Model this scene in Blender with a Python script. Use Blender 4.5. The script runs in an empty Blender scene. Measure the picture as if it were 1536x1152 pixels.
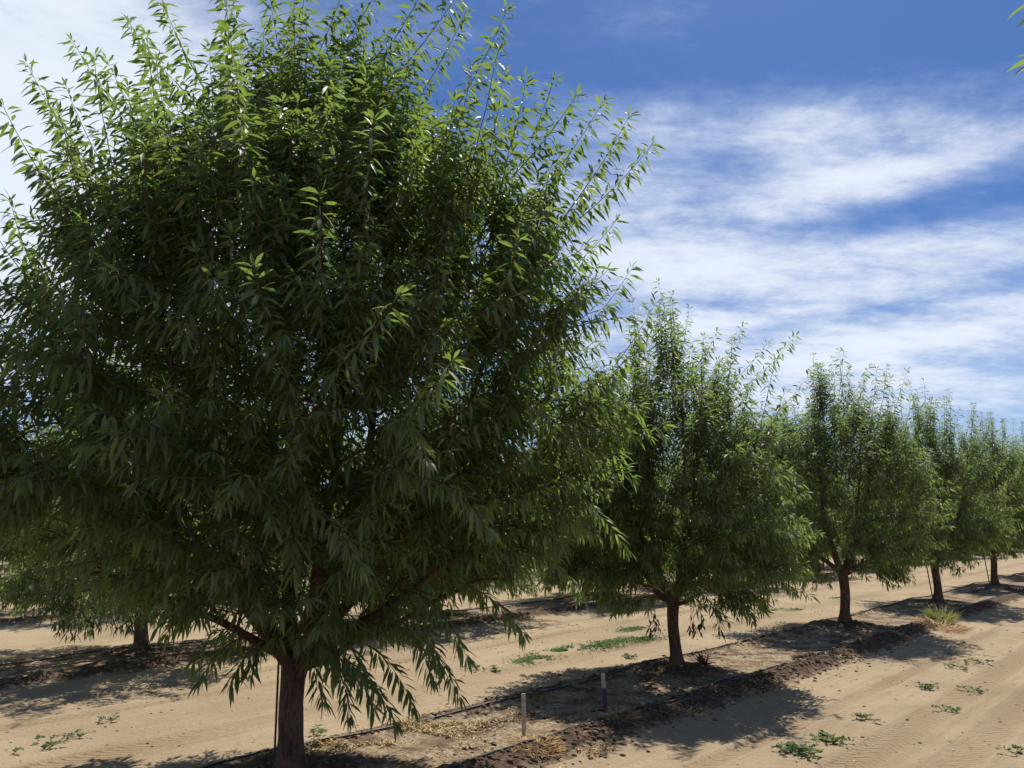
import bpy, math, random
import numpy as np
from mathutils import Vector

# ------------------------------------------------------------------ camera
S = bpy.context.scene
R = math.radians
PW, PH, F = 1536.0, 1152.0, 1240.0       # size of the photograph and its focal length in pixels
HEAD, PITCH, CAMH = R(41.2), math.atan(201/1240.0), 1.80
cam = bpy.data.objects.new('camera', bpy.data.cameras.new('camera'))
S.collection.objects.link(cam); S.camera = cam
cam.location = (0, 0, CAMH)
cam.rotation_euler = (math.pi/2 + PITCH, 0, HEAD)
cam.data.sensor_width = 36; cam.data.lens = 36*F/PW
cam.data.clip_start = 0.05; cam.data.clip_end = 3000
S.render.resolution_x, S.render.resolution_y = 1024, 768

# ------------------------------------------------------------------ world, sun, exposure
# rows of trees run along +Y; the sun stands ahead, high over the rows
SUN_AZ, SUN_EL = R(-22), R(57)             # azimuth from +Y towards +X
sdir = Vector((math.sin(SUN_AZ)*math.cos(SUN_EL), math.cos(SUN_AZ)*math.cos(SUN_EL), math.sin(SUN_EL)))
S.view_settings.view_transform = 'Standard'; S.view_settings.look = 'None'
S.view_settings.gamma = 1; S.view_settings.exposure = 0.2
sl = bpy.data.lights.new('sun', 'SUN'); sl.energy = 4.8; sl.angle = R(0.53); sl.color = (1.0, .95, .87)
so = bpy.data.objects.new('sun', sl); S.collection.objects.link(so)
so.rotation_euler = sdir.to_track_quat('Z', 'Y').to_euler()

RT = np.array([math.cos(HEAD), math.sin(HEAD), 0.0])      # to the right of the view direction
FW = np.array([-math.sin(HEAD), math.cos(HEAD), 0.0])     # level view direction

class NT:
    """small helper for building node trees"""
    def __init__(s, tree): s.t = tree; tree.nodes.clear()
    def n(s, typ, **kw):
        nd = s.t.nodes.new(typ)
        for k, v in kw.items(): setattr(nd, k, v)
        return nd
    def link(s, a, b): s.t.links.new(a, b)
    def put(s, sock, v):
        if isinstance(v, bpy.types.NodeSocket): s.link(v, sock)
        elif v is not None: sock.default_value = v
    def m(s, op, a, b=None, c=None, clamp=False):
        nd = s.n('ShaderNodeMath', operation=op, use_clamp=clamp)
        s.put(nd.inputs[0], a); s.put(nd.inputs[1], b); s.put(nd.inputs[2], c)
        return nd.outputs[0]
    def noise(s, vec, scale, detail=4, rough=.55, dist=0, dim='3D'):
        nd = s.n('ShaderNodeTexNoise', noise_dimensions=dim)
        s.put(nd.inputs['Vector'], vec); nd.inputs['Scale'].default_value = scale
        nd.inputs['Detail'].default_value = detail; nd.inputs['Roughness'].default_value = rough
        nd.inputs['Distortion'].default_value = dist
        return nd.outputs['Fac']
    def vscale(s, vec, sc):
        nd = s.n('ShaderNodeMapping'); s.put(nd.inputs[0], vec); nd.inputs['Scale'].default_value = sc
        return nd.outputs[0]
    def ss(s, v, lo, hi, a=0.0, b=1.0):
        nd = s.n('ShaderNodeMapRange', interpolation_type='SMOOTHSTEP')
        s.put(nd.inputs[0], v)
        for i, q in enumerate((lo, hi, a, b)): s.put(nd.inputs[i+1], q)
        return nd.outputs[0]
    def mix(s, f, a, b, mode='MIX'):
        nd = s.n('ShaderNodeMix', data_type='RGBA', blend_type=mode)
        s.put(nd.inputs[0], f)
        s.put(nd.inputs[6], a if isinstance(a, bpy.types.NodeSocket) else (*a, 1)); s.put(nd.inputs[7], b if isinstance(b, bpy.types.NodeSocket) else (*b, 1))
        return nd.outputs[2]

world = bpy.data.worlds.new('World'); S.world = world; world.use_nodes = True
W = NT(world.node_tree)
wout = W.n('ShaderNodeOutputWorld'); bg = W.n('ShaderNodeBackground'); W.link(bg.outputs[0], wout.inputs[0])
bg.inputs[1].default_value = 0.088
sky = W.n('ShaderNodeTexSky', sky_type='NISHITA', sun_disc=False)
sky.sun_elevation = SUN_EL; sky.sun_rotation = SUN_AZ
sky.air_density = 1.0; sky.dust_density = 0.6; sky.ozone_density = 2.6; sky.altitude = 100
gen = W.n('ShaderNodeTexCoord').outputs['Generated']
def wdot(v):
    nd = W.n('ShaderNodeVectorMath', operation='DOT_PRODUCT'); W.link(gen, nd.inputs[0]); nd.inputs[1].default_value = v
    return nd.outputs['Value']
ca, ce, cf = wdot(tuple(RT)), wdot((0, 0, 1)), wdot(tuple(FW))
zz = W.m('ADD', W.m('MAXIMUM', ce, 0.0), 0.16)
comb = W.n('ShaderNodeCombineXYZ')
W.link(W.m('DIVIDE', ca, zz), comb.inputs[0]); W.link(W.m('DIVIDE', cf, zz), comb.inputs[1])
pl = comb.outputs[0]                                        # a flat, high layer of cirrus
rot = W.n('ShaderNodeMapping'); W.link(pl, rot.inputs[0]); rot.inputs['Rotation'].default_value = (0, 0, R(-12)); rot.inputs['Scale'].default_value = (.55, 1.5, 1)
plr = rot.outputs[0]
big = W.noise(plr, 1.1, 7, .6, .5); fine = W.noise(W.vscale(pl, (1, 1.35, 1)), 4.2, 9, .68, .25); mid = W.noise(plr, 3.1, 7, .62, .15)
def dirpix(px, py):                                         # direction of a point of the sky
    x, y, z = (px-PW/2)/F, (PH/2-py)/F, 1.0
    u = y*math.cos(PITCH)+math.sin(PITCH); f = math.cos(PITCH)-y*math.sin(PITCH)
    L = math.sqrt(x*x+u*u+f*f); return x/L, u/L
def blob(px, py, sx, sy, amp, tilt=0):
    a0, e0 = dirpix(px, py); sx /= F; sy /= F
    c, s_ = math.cos(R(tilt)), math.sin(R(tilt))
    da = W.m('SUBTRACT', ca, a0); de = W.m('SUBTRACT', ce, e0)
    p = W.m('DIVIDE', W.m('ADD', W.m('MULTIPLY', da, c), W.m('MULTIPLY', de, s_)), sx)
    q = W.m('DIVIDE', W.m('SUBTRACT', W.m('MULTIPLY', de, c), W.m('MULTIPLY', da, s_)), sy)
    g = W.m('EXPONENT', W.m('MULTIPLY', W.m('ADD', W.m('MULTIPLY', p, p), W.m('MULTIPLY', q, q)), -1.0))
    return W.m('MULTIPLY', g, amp)
fib = W.noise(W.vscale(plr, (.7, 1.7, 1)), 6.0, 9, .7, .5)
cov = W.m('MULTIPLY', W.ss(ce, .50, .06), .24)              # thicker towards the horizon
for b in ((1210, 200, 120, 60, .34, -10), (1400, 245, 260, 34, .34, 8), (1180, 290, 190, 38, .22, 0), (1150, 380, 260, 40, .26, -2),
          (1480, 375, 150, 30, .16, 0), (1250, 455, 330, 22, .12, 6), (1420, 500, 300, 34, .34, 7), (1050, 520, 220, 90, .22, 0), (1350, 580, 400, 35, .2, 3),
          (980, 190, 170, 80, .22, 10), (1350, 150, 240, 50, .17, 5), (1130, 110, 200, 30, .10, 8), (1040, 25, 160, 22, .12, 12), (900, 330, 160, 120, .18, 0), (1030, 440, 160, 70, .16, 0), (960, 15, 90, 20, .14, 10), (60, 170, 320, 280, .80, 0), (700, 330, 300, 130, .15, 0),
          (1100, 240, 60, 22, -.16, 0), (1420, 312, 190, 20, -.22, 3), (1180, 60, 260, 60, -.16, 0), (1450, 60, 200, 70, -.20, 0), (1450, 440, 200, 13, -.14, 6),
          (1120, 455, 130, 10, -.12, -5)):
    cov = W.m('ADD', cov, blob(*b))
dens = W.m('ADD', cov, W.m('ADD', W.m('MULTIPLY', W.m('SUBTRACT', big, .5), .95), W.m('ADD', W.m('MULTIPLY', W.m('SUBTRACT', mid, .5), .5), W.m('ADD', W.m('MULTIPLY', W.m('SUBTRACT', fine, .5), .62), W.m('ADD', W.m('MULTIPLY', W.m('SUBTRACT', fib, .5), .16), W.m('MULTIPLY', W.m('SUBTRACT', W.noise(W.vscale(pl, (1, 1.15, 1)), 13.0, 8, .7, .3), .5), .34))))))
cl = W.ss(dens, -.08, .76, 0.0, .93)
cloudcol = W.mix(W.ss(cl, .2, .9), (5.6, 6.7, 9.0), (8.6, 9.2, 10.2))
skyc = W.mix(1.0, sky.outputs[0], (0.34, .52, .82), 'MULTIPLY')
skyc = W.mix(W.ss(ce, .30, .02, 0, .6), skyc, (4.6, 6.4, 9.0))          # paler air towards the horizon
W.link(W.mix(cl, skyc, cloudcol), bg.inputs[0])

# ------------------------------------------------------------------ geometry helpers
def pix(px, py, h=0.0):
    """world point at height h seen at a pixel of the photograph (ground items are laid out on the ground with it)"""
    x, y = (px-PW/2)/F, (PH/2-py)/F
    u = y*math.cos(PITCH)+math.sin(PITCH); f = math.cos(PITCH)-y*math.sin(PITCH)
    k = (h-CAMH)/u
    return RT*(x*k)+FW*(f*k)+np.array([0, 0, h])
def pixd(px, py, D):
    x, y = (px-PW/2)/F, (PH/2-py)/F
    u = y*math.cos(PITCH)+math.sin(PITCH); f = math.cos(PITCH)-y*math.sin(PITCH)
    k = D/f
    return RT*(x*k)+FW*D+np.array([0, 0, CAMH+u*k])

def hash2(ix, iy, seed):
    v = (ix*374761393 + iy*668265263 + seed*974711) & 0x7fffffff
    v = ((v ^ (v >> 13))*1274126177) & 0x7fffffff
    return ((v ^ (v >> 16)) & 0xffff)/65535.0
def vnoise(x, y, seed=0):
    ix, iy = np.floor(x).astype(np.int64), np.floor(y).astype(np.int64)
    fx, fy = x-ix, y-iy; fx = fx*fx*(3-2*fx); fy = fy*fy*(3-2*fy)
    a, b = hash2(ix, iy, seed), hash2(ix+1, iy, seed); c, d = hash2(ix, iy+1, seed), hash2(ix+1, iy+1, seed)
    return (a*(1-fx)+b*fx)*(1-fy)+(c*(1-fx)+d*fx)*fy
def fbm(x, y, seed=0, o=4):
    s, a = 0, .5
    for i in range(o): s = s+a*vnoise(x*2**i, y*2**i, seed+i); a *= .5
    return s
def sst(x, a, b):
    t = np.clip((x-a)/(b-a), 0, 1); return t*t*(3-2*t)

def mesh_obj(name, verts, faces, mat, parent=None, smooth=True, attr=None):
    """verts (n,3); faces: list of integer arrays (k, 3 or 4)"""
    me = bpy.data.meshes.new(name)
    verts = np.asarray(verts, dtype=np.float32)
    faces = [np.asarray(f, dtype=np.int32) for f in faces if len(f)]
    loops = np.concatenate([f.ravel() for f in faces]); cnt = np.concatenate([np.full(len(f), f.shape[1], dtype=np.int32) for f in faces])
    me.vertices.add(len(verts)); me.vertices.foreach_set('co', verts.ravel())
    me.loops.add(len(loops)); me.loops.foreach_set('vertex_index', loops)
    me.polygons.add(len(cnt)); me.polygons.foreach_set('loop_start', np.concatenate([[0], np.cumsum(cnt)[:-1]]).astype(np.int32))
    me.update(calc_edges=True)
    if smooth: me.polygons.foreach_set('use_smooth', np.ones(len(cnt), dtype=bool))
    for k, v in (attr or {}).items():
        at = me.attributes.new(k, 'FLOAT', 'POINT'); at.data.foreach_set('value', np.asarray(v, dtype=np.float32))
    me.materials.append(mat); me.validate()
    o = bpy.data.objects.new(name, me); S.collection.objects.link(o)
    if parent is not None: o.parent = parent
    return o

class Tubes:
    def __init__(s): s.v = []; s.q = []; s.t = []; s.n = 0
    def add(s, pts, rad, sides=6, lump=0, rng=None):
        pts = np.asarray(pts, float); rad = np.asarray(rad, float); k = len(pts)
        tan = np.gradient(pts, axis=0); tan /= np.linalg.norm(tan, axis=1)[:, None]+1e-9
        ref = np.array([1.0, 0, 0]) if abs(tan[0, 0]) < .8 else np.array([0, 1.0, 0])
        ang = np.arange(sides)/sides*2*math.pi; out = []
        for i in range(k):
            a = ref-tan[i]*ref.dot(tan[i]); a /= np.linalg.norm(a); ref = a; b = np.cross(tan[i], a)
            r = rad[i]*(1+(lump*(rng.random(sides)-.5) if lump else 0))
            out.append(pts[i]+(np.cos(ang)*r)[:, None]*a+(np.sin(ang)*r)[:, None]*b)
        s.v.append(np.concatenate(out)); j = np.arange(sides); j2 = (j+1) % sides
        for i in range(k-1):
            o = s.n+i*sides; s.q.append(np.stack([o+j, o+j2, o+sides+j2, o+sides+j], 1))
        s.v.append(pts[-1:]+tan[-1:]*rad[-1]*.6); tip = s.n+k*sides; o = s.n+(k-1)*sides
        s.t.append(np.stack([o+j, o+j2, np.full(sides, tip)], 1))
        s.n += k*sides+1
    def build(s, name, mat, parent=None):
        return mesh_obj(name, np.concatenate(s.v), [np.concatenate(s.q), np.concatenate(s.t)], mat, parent)

class Leaves:
    def __init__(s): s.a = []
    def add(s, base, d, nrm, L, w, droop, tone):
        s.a.append([np.asarray(q, float) for q in (base, d, nrm, L, w, droop, tone)])
    def count(s): return sum(len(q[0]) for q in s.a)
    def build(s, name, mat, parent=None, fine=False, fold=.35):
        B, D, N, L, w, dr, tone = [np.concatenate([q[i] for q in s.a]) for i in range(7)]
        side = np.cross(D, N); side /= np.linalg.norm(side, axis=1)[:, None]+1e-9
        nn = np.cross(side, D)
        st = ((.22, .72), (.5, 1.0), (.8, .52)) if fine else ((.36, 1.0), (.72, .66))
        down = np.array([0, 0, -1.0])
        def P(t): return B+D*(L*t)[:, None]+down*(dr*L*t*t)[:, None]
        cols = [P(0)]
        for t, ws in st:
            c = P(t); hw = (w*ws*.5)[:, None]
            cols += [c+side*hw+nn*hw*fold, c, c-side*hw+nn*hw*fold]
        cols.append(P(1.0)); K = len(cols)
        V = np.stack(cols, 1).reshape(-1, 3); o = np.arange(len(B))*K
        tr, qd = [(0, 2, 1), (0, 3, 2)], []
        for i in range(len(st)-1):
            a = 1+3*i; qd += [(a, a+1, a+4, a+3), (a+1, a+2, a+5, a+4)]
        a = 1+3*(len(st)-1); tr += [(a, a+1, K-1), (a+1, a+2, K-1)]
        T = np.concatenate([np.stack([o+i for i in f], 1) for f in tr]); Q = np.concatenate([np.stack([o+i for i in f], 1) for f in qd])
        return mesh_obj(name, V, [T, Q], mat, parent, True, {'tone': np.repeat(tone, K)})

# ------------------------------------------------------------------ materials
def material(name):
    m = bpy.data.materials.new(name); m.use_nodes = True
    t = NT(m.node_tree); out = t.n('ShaderNodeOutputMaterial'); return m, t, out
def simple(name, col, rough=.8, var=.25, scale=30, bump=.2):
    m, t, out = material(name); b = t.n('ShaderNodeBsdfPrincipled'); t.link(b.outputs[0], out.inputs[0])
    tc = t.n('ShaderNodeTexCoord').outputs['Object']; nz = t.noise(tc, scale, 5)
    dark = tuple(c*(1-var) for c in col); lite = tuple(min(1, c*(1+var)) for c in col)
    t.link(t.mix(t.ss(nz, .3, .7), dark, lite), b.inputs['Base Color']); b.inputs['Roughness'].default_value = rough
    if bump:
        bp = t.n('ShaderNodeBump'); bp.inputs['Strength'].default_value = bump; bp.inputs['Distance'].default_value = .01
        t.link(nz, bp.inputs['Height']); t.link(bp.outputs[0], b.inputs['Normal'])
    return m
def bark_material():
    m, t, out = material('bark'); b = t.n('ShaderNodeBsdfPrincipled'); t.link(b.outputs[0], out.inputs[0])
    tc = t.n('ShaderNodeTexCoord').outputs['Object']
    n1 = t.noise(t.vscale(tc, (1, 1, .22)), 38, 6, .65, .6); n2 = t.noise(tc, 7, 5, .6); n3 = t.noise(t.vscale(tc, (.5, .5, 3)), 22, 4, .6)
    c = t.mix(t.ss(n1, .35, .62), (.045, .026, .019), (.155, .082, .052)); c = t.mix(t.ss(n2, .5, .7, 0, .55), c, (.20, .135, .10))
    c = t.mix(t.ss(n3, .62, .70, 0, .5), c, (.24, .17, .13))
    t.link(c, b.inputs['Base Color']); b.inputs['Roughness'].default_value = .9
    bp = t.n('ShaderNodeBump'); bp.inputs['Strength'].default_value = 1; bp.inputs['Distance'].default_value = .012
    t.link(n1, bp.inputs['Height']); t.link(bp.outputs[0], b.inputs['Normal']); return m
def leaf_material(name, top, under, young, trans, rough=.50, tmix=.42):
    m, t, out = material(name)
    at = t.n('ShaderNodeAttribute', attribute_name='tone').outputs['Fac']
    geo = t.n('ShaderNodeNewGeometry')
    c = t.mix(t.ss(at, .0, .6), tuple(q*.62 for q in top), top); c = t.mix(t.ss(at, .6, .95), c, young)
    c = t.mix(t.ss(at, 1.5, 1.6), c, (.42, .30, .05))        # the odd yellowed leaf
    cu = t.mix(t.ss(at, .0, 1.0), tuple(q*.8 for q in under), under); cu = t.mix(t.ss(at, 1.5, 1.6), cu, (.42, .32, .08))
    col = t.mix(geo.outputs['Backfacing'], c, cu)
    b = t.n('ShaderNodeBsdfPrincipled'); t.link(col, b.inputs['Base Color']); b.inputs['Roughness'].default_value = rough
    b.inputs['Specular IOR Level'].default_value = .40
    tr = t.n('ShaderNodeBsdfTranslucent'); t.link(t.mix(t.ss(at, .3, 1.0), tuple(q*.75 for q in trans), trans), tr.inputs[0])
    mx = t.n('ShaderNodeMixShader'); mx.inputs[0].default_value = tmix
    t.link(b.outputs[0], mx.inputs[1]); t.link(tr.outputs[0], mx.inputs[2]); t.link(mx.outputs[0], out.inputs[0])
    return m
M = {}
M['leaf'] = leaf_material('almond_leaf', (.062, .090, .036), (.125, .152, .088), (.150, .195, .066), (.34, .50, .085))
M['leaf_row'] = leaf_material('almond_leaf_lighter', (.068, .100, .037), (.128, .158, .088), (.160, .210, .066), (.34, .50, .090))
M['weed'] = leaf_material('weed_leaf', (.10, .155, .062), (.13, .18, .085), (.155, .22, .075), (.20, .32, .07))
M['dry_leaf'] = simple('dry_leaf', (.52, .36, .15), .75, .35, 9, 0)
M['brown_leaf'] = simple('brown_leaf', (.13, .065, .035), .8, .3, 20, 0)
M['straw'] = simple('straw', (.58, .36, .13), .7, .3, 20, 0)
M['bark'] = bark_material()
M['twig'] = simple('twig', (.12, .065, .035), .8, .3, 20, 0)
M['hose'] = simple('black_hose', (.03, .028, .026), .45, .3, 60, 0)
M['wood'] = simple('stake_wood', (.47, .41, .33), .85, .25, 40, .4)
M['purple'] = simple('purple_paint', (.085, .05, .09), .7, .3, 40, .2)
M['metal'] = simple('stake_metal', (.07, .055, .045), .6, .3, 40, .1)

def ground_material():
    m, t, out = material('orchard_soil'); b = t.n('ShaderNodeBsdfPrincipled'); t.link(b.outputs[0], out.inputs[0])
    P = t.n('ShaderNodeTexCoord').outputs['Object']
    strip = t.n('ShaderNodeAttribute', attribute_name='strip').outputs['Fac']
    ridge = t.n('ShaderNodeAttribute', attribute_name='ridge').outputs['Fac']
    track = t.n('ShaderNodeAttribute', attribute_name='track').outputs['Fac']
    n1 = t.noise(P, .7, 6, .6); n2 = t.noise(t.vscale(P, (1, .16, 1)), 5, 6, .6); n3 = t.noise(P, 22, 6, .65); n4 = t.noise(P, 110, 4, .7)
    sand = t.mix(t.ss(n1, .3, .7), (.325, .243, .147), (.425, .326, .205))
    sand = t.mix(t.ss(n2, .42, .72, 0, .45), sand, (.46, .362, .240))
    sand = t.mix(t.ss(n3, .50, .75, 0, .5), sand, (.29, .20, .115))
    sand = t.mix(t.m('MULTIPLY', track, .8), sand, (.29, .205, .122))
    streak = t.noise(t.vscale(P, (1, .05, 1)), 26, 5, .65); sand = t.mix(t.ss(streak, .5, .72, 0, .35), sand, (.29, .21, .125))
    # crusty dried floor of the planting strip
    crust = t.mix(t.ss(n3, .35, .68), (.20, .145, .09), (.47, .37, .24))
    n5 = t.noise(P, 3.2, 6, .6)
    crust = t.mix(t.ss(n5, .42, .66), crust, (.115, .07, .043))
    clod = t.mix(t.ss(n3, .4, .7), (.070, .045, .029), (.20, .132, .083))
    edge = t.m('ADD', strip, t.m('MULTIPLY', t.m('SUBTRACT', t.noise(P, 6, 5, .6), .5), .7))
    col = t.mix(t.ss(edge, .42, .58), sand, crust)
    rd = t.m('ADD', ridge, t.m('MULTIPLY', t.m('SUBTRACT', t.noise(P, 9, 5, .65), .5), .8))
    col = t.mix(t.ss(rd, .36, .74), col, clod)
    # fine specks of crushed leaf and grit
    col = t.mix(t.ss(n4, .66, .74, 0, .35), col, (.62, .50, .32))
    col = t.mix(t.ss(t.noise(P, 75, 3, .6), .69, .75, 0, .55), col, (.10, .065, .04))
    t.link(col, b.inputs['Base Color']); b.inputs['Roughness'].default_value = .95; b.inputs['Specular IOR Level'].default_value = .15
    h = t.m('ADD', t.m('MULTIPLY', n3, .02), t.m('ADD', t.m('MULTIPLY', n4, .006), t.m('MULTIPLY', n2, .03)))
    sx = t.n('ShaderNodeSeparateXYZ'); t.link(P, sx.inputs[0])
    lug = t.m('SINE', t.m('ADD', t.m('MULTIPLY', sx.outputs[1], 75.0), t.m('ADD', t.m('MULTIPLY', t.m('PINGPONG', sx.outputs[0], .17), 90.0), t.m('MULTIPLY', n1, 9.0))))
    h = t.m('ADD', h, t.m('MULTIPLY', t.m('MULTIPLY', t.ss(lug, -.2, .6), track), .011))
    h = t.m('ADD', h, t.m('MULTIPLY', streak, .012))
    bp = t.n('ShaderNodeBump'); bp.inputs['Strength'].default_value = 1.0; bp.inputs['Distance'].default_value = 1.0
    t.link(h, bp.inputs['Height']); t.link(bp.outputs[0], b.inputs['Normal'])
    return m
M['ground'] = ground_material()

# ------------------------------------------------------------------ where the trees stand
MOUND = .10
T = [pix(435, 1149, MOUND), pix(1013, 996, MOUND), pix(1269, 931, MOUND), pix(1407, 898, MOUND), pix(1493, 874, MOUND)]
ROWX = float(np.mean([p[0] for p in T[1:4]]))
STEP = float((T[3][1]-T[1][1])/2)
T.append(np.array([ROWX, T[4][1]+STEP, MOUND])); T.append(np.array([ROWX, T[4][1]+2*STEP, MOUND]))
P2 = pix(210, 972, MOUND)
ROW2X = float(P2[0])
RS = ROWX-ROW2X
rowx = [ROWX-RS*i for i in range(0, 9)]
rowphase = [T[1][1], P2[1], P2[1]+1.9, P2[1]+.6, P2[1]+2.6, P2[1]+1.2, P2[1], P2[1]+2, P2[1]+1]
print('T', [tuple(np.round(p, 2)) for p in T], 'rowx', ROWX, 'step', STEP, 'rowspacing', RS, 'P2', P2)
LEFTX, RIGHTX = -1.0, 0
HOLE = pix(1222, 983, .02)

def ground_fields(X, Y):
    """height, strip mask, ridge (dark tilled soil) mask, wheel track mask"""
    wob = (fbm(X*0+3.1, Y*.35, 5, 3)-.45)*.35
    H = (fbm(X*.25, Y*.18, 11, 3)-.5)*.06
    strip = np.zeros_like(X); ridge = np.zeros_like(X); track = np.zeros_like(X)
    for i, rx in enumerate([ROWX+RS]+rowx):
        u = X-rx+wob                                     # + towards the camera side
        inside = sst(u, -.62, -.50)*(1-sst(u, 1.20, 1.34))
        rg = np.exp(-((u-.98)/.20)**2); rf = np.exp(-((u+.46)/.12)**2)
        ph = rowphase[i-1] if i > 0 else 0
        dy = (Y-ph+STEP/2) % STEP-STEP/2
        if i == 1:
            dy = np.min(np.abs(Y[..., None]-np.array([p[1] for p in T])), axis=-1)
        md = np.sqrt((X-rx)**2+(dy*.85)**2); mound = np.exp(-(md/.55)**2)
        H = H+inside*.0+rg*.085+rf*.03+mound*(MOUND-.01)+np.exp(-((u-1.6)/.25)**2)*-.015
        strip = np.maximum(strip, inside)
        rgm = np.exp(-((u-1.0)/.24)**2); rfm = np.exp(-((u+.50)/.10)**2)*.75
        if i >= 2: rgm = rgm; rfm = rfm*1.1
        ridge = np.maximum(ridge, np.maximum(np.maximum(rgm, rfm), np.exp(-(md/.62)**2)*.95))
    near = 1-sst(np.hypot(X, Y), 16, 26)
    cl = np.abs(fbm(X*7, Y*7, 21, 4)-.47)*2+.5*fbm(X*20, Y*20, 31, 2)
    H = H+near*np.clip(ridge, 0, 1)*(cl-.35)*.075+near*strip*(fbm(X*5, Y*5, 41, 3)-.45)*.03
    H = H+near*(1-strip)*(fbm(X*2.2, Y*.8, 51, 3)-.45)*.03
    # wheel tracks in the lane beside the camera and the lane beyond
    tw = (fbm(X*0+1.7, Y*.2, 61, 2)-.4)*.3
    for cx, wd in ((ROWX+1.95, .10), (ROWX+2.75, .16), (ROWX+3.3, .17), (ROWX+4.3, .2), (ROWX-1.7, .16), (ROWX-4.0, .16), (ROWX-3.2, .12)):
        g = np.exp(-((X-cx+tw)/wd)**4)*(.55+.45*sst(vnoise(X*0+cx, Y*.35, 17), .25, .6)); tread = .5+.5*np.sin(Y*38+np.abs(X-cx+tw)*26+vnoise(X*3, Y*3, 7)*3)
        track = np.maximum(track, g*(.45+.4*vnoise(X*3, Y*.7, 71)))
        H = H-g*.020+np.exp(-((np.abs(X-cx+tw)-wd*1.15)/.04)**2)*.016+near*g*tread*.005
    hd = np.hypot((X-HOLE[0])/.25, (Y-HOLE[1])/.34)*(1+.25*(vnoise(X*6, Y*6, 77)-.5))
    H = H-np.exp(-hd**8)*.5; ridge = np.maximum(ridge, 1.3*np.exp(-(hd/1.2)**6))
    return H, strip, ridge, track
def gz(x, y):
    return float(ground_fields(np.array([x], float), np.array([y], float))[0][0])

def spaced(a, b, steps):
    return np.arange(a, b, steps)
xs = np.concatenate([[-900, -500, -250, -120], spaced(-80, -24, 1.0), spaced(-24, -13, .22), spaced(-13, -7, .07), spaced(-7, .6, .026), spaced(.6, 4, .2), [6, 10, 20, 60, 200, 600]])
ys = np.concatenate([[-900, -300, -80, -20, -8, -3], spaced(0, 2.5, .1), spaced(2.5, 12, .028), spaced(12, 22, .06), spaced(22, 45, .22), spaced(45, 110, 1.0), [130, 180, 260, 400, 700, 1200, 2000]])
X, Y = np.meshgrid(xs, ys)
Hh, st, rg, tk = ground_fields(X, Y)
nx, ny = len(xs), len(ys); idx = np.arange(nx*ny).reshape(ny, nx)
Q = np.stack([idx[:-1, :-1], idx[:-1, 1:], idx[1:, 1:], idx[1:, :-1]], -1).reshape(-1, 4)
g = mesh_obj('ground', np.stack([X.ravel(), Y.ravel(), Hh.ravel()], 1), [Q], M['ground'], None, True, {'strip': st.ravel(), 'ridge': rg.ravel(), 'track': tk.ravel()})
g['kind'] = 'structure'

def tag(o, label=None, cat=None, group=None, kind=None):
    if label: o['label'] = label
    if cat: o['category'] = cat
    if group: o['group'] = group
    if kind: o['kind'] = kind
    return o
def empty(name, loc):
    o = bpy.data.objects.new(name, None); o.empty_display_size = .2; S.collection.objects.link(o); o.location = loc
    return o

# ------------------------------------------------------------------ trees
UP = np.array([0, 0, 1.0])
def unit(v): return v/(np.linalg.norm(v)+1e-9)
def hermite(p0, m0, p1, m1, k):
    t = np.linspace(0, 1, k)[:, None]
    return (2*t**3-3*t**2+1)*p0+(t**3-2*t**2+t)*m0+(-2*t**3+3*t**2)*p1+(t**3-t**2)*m1

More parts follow.
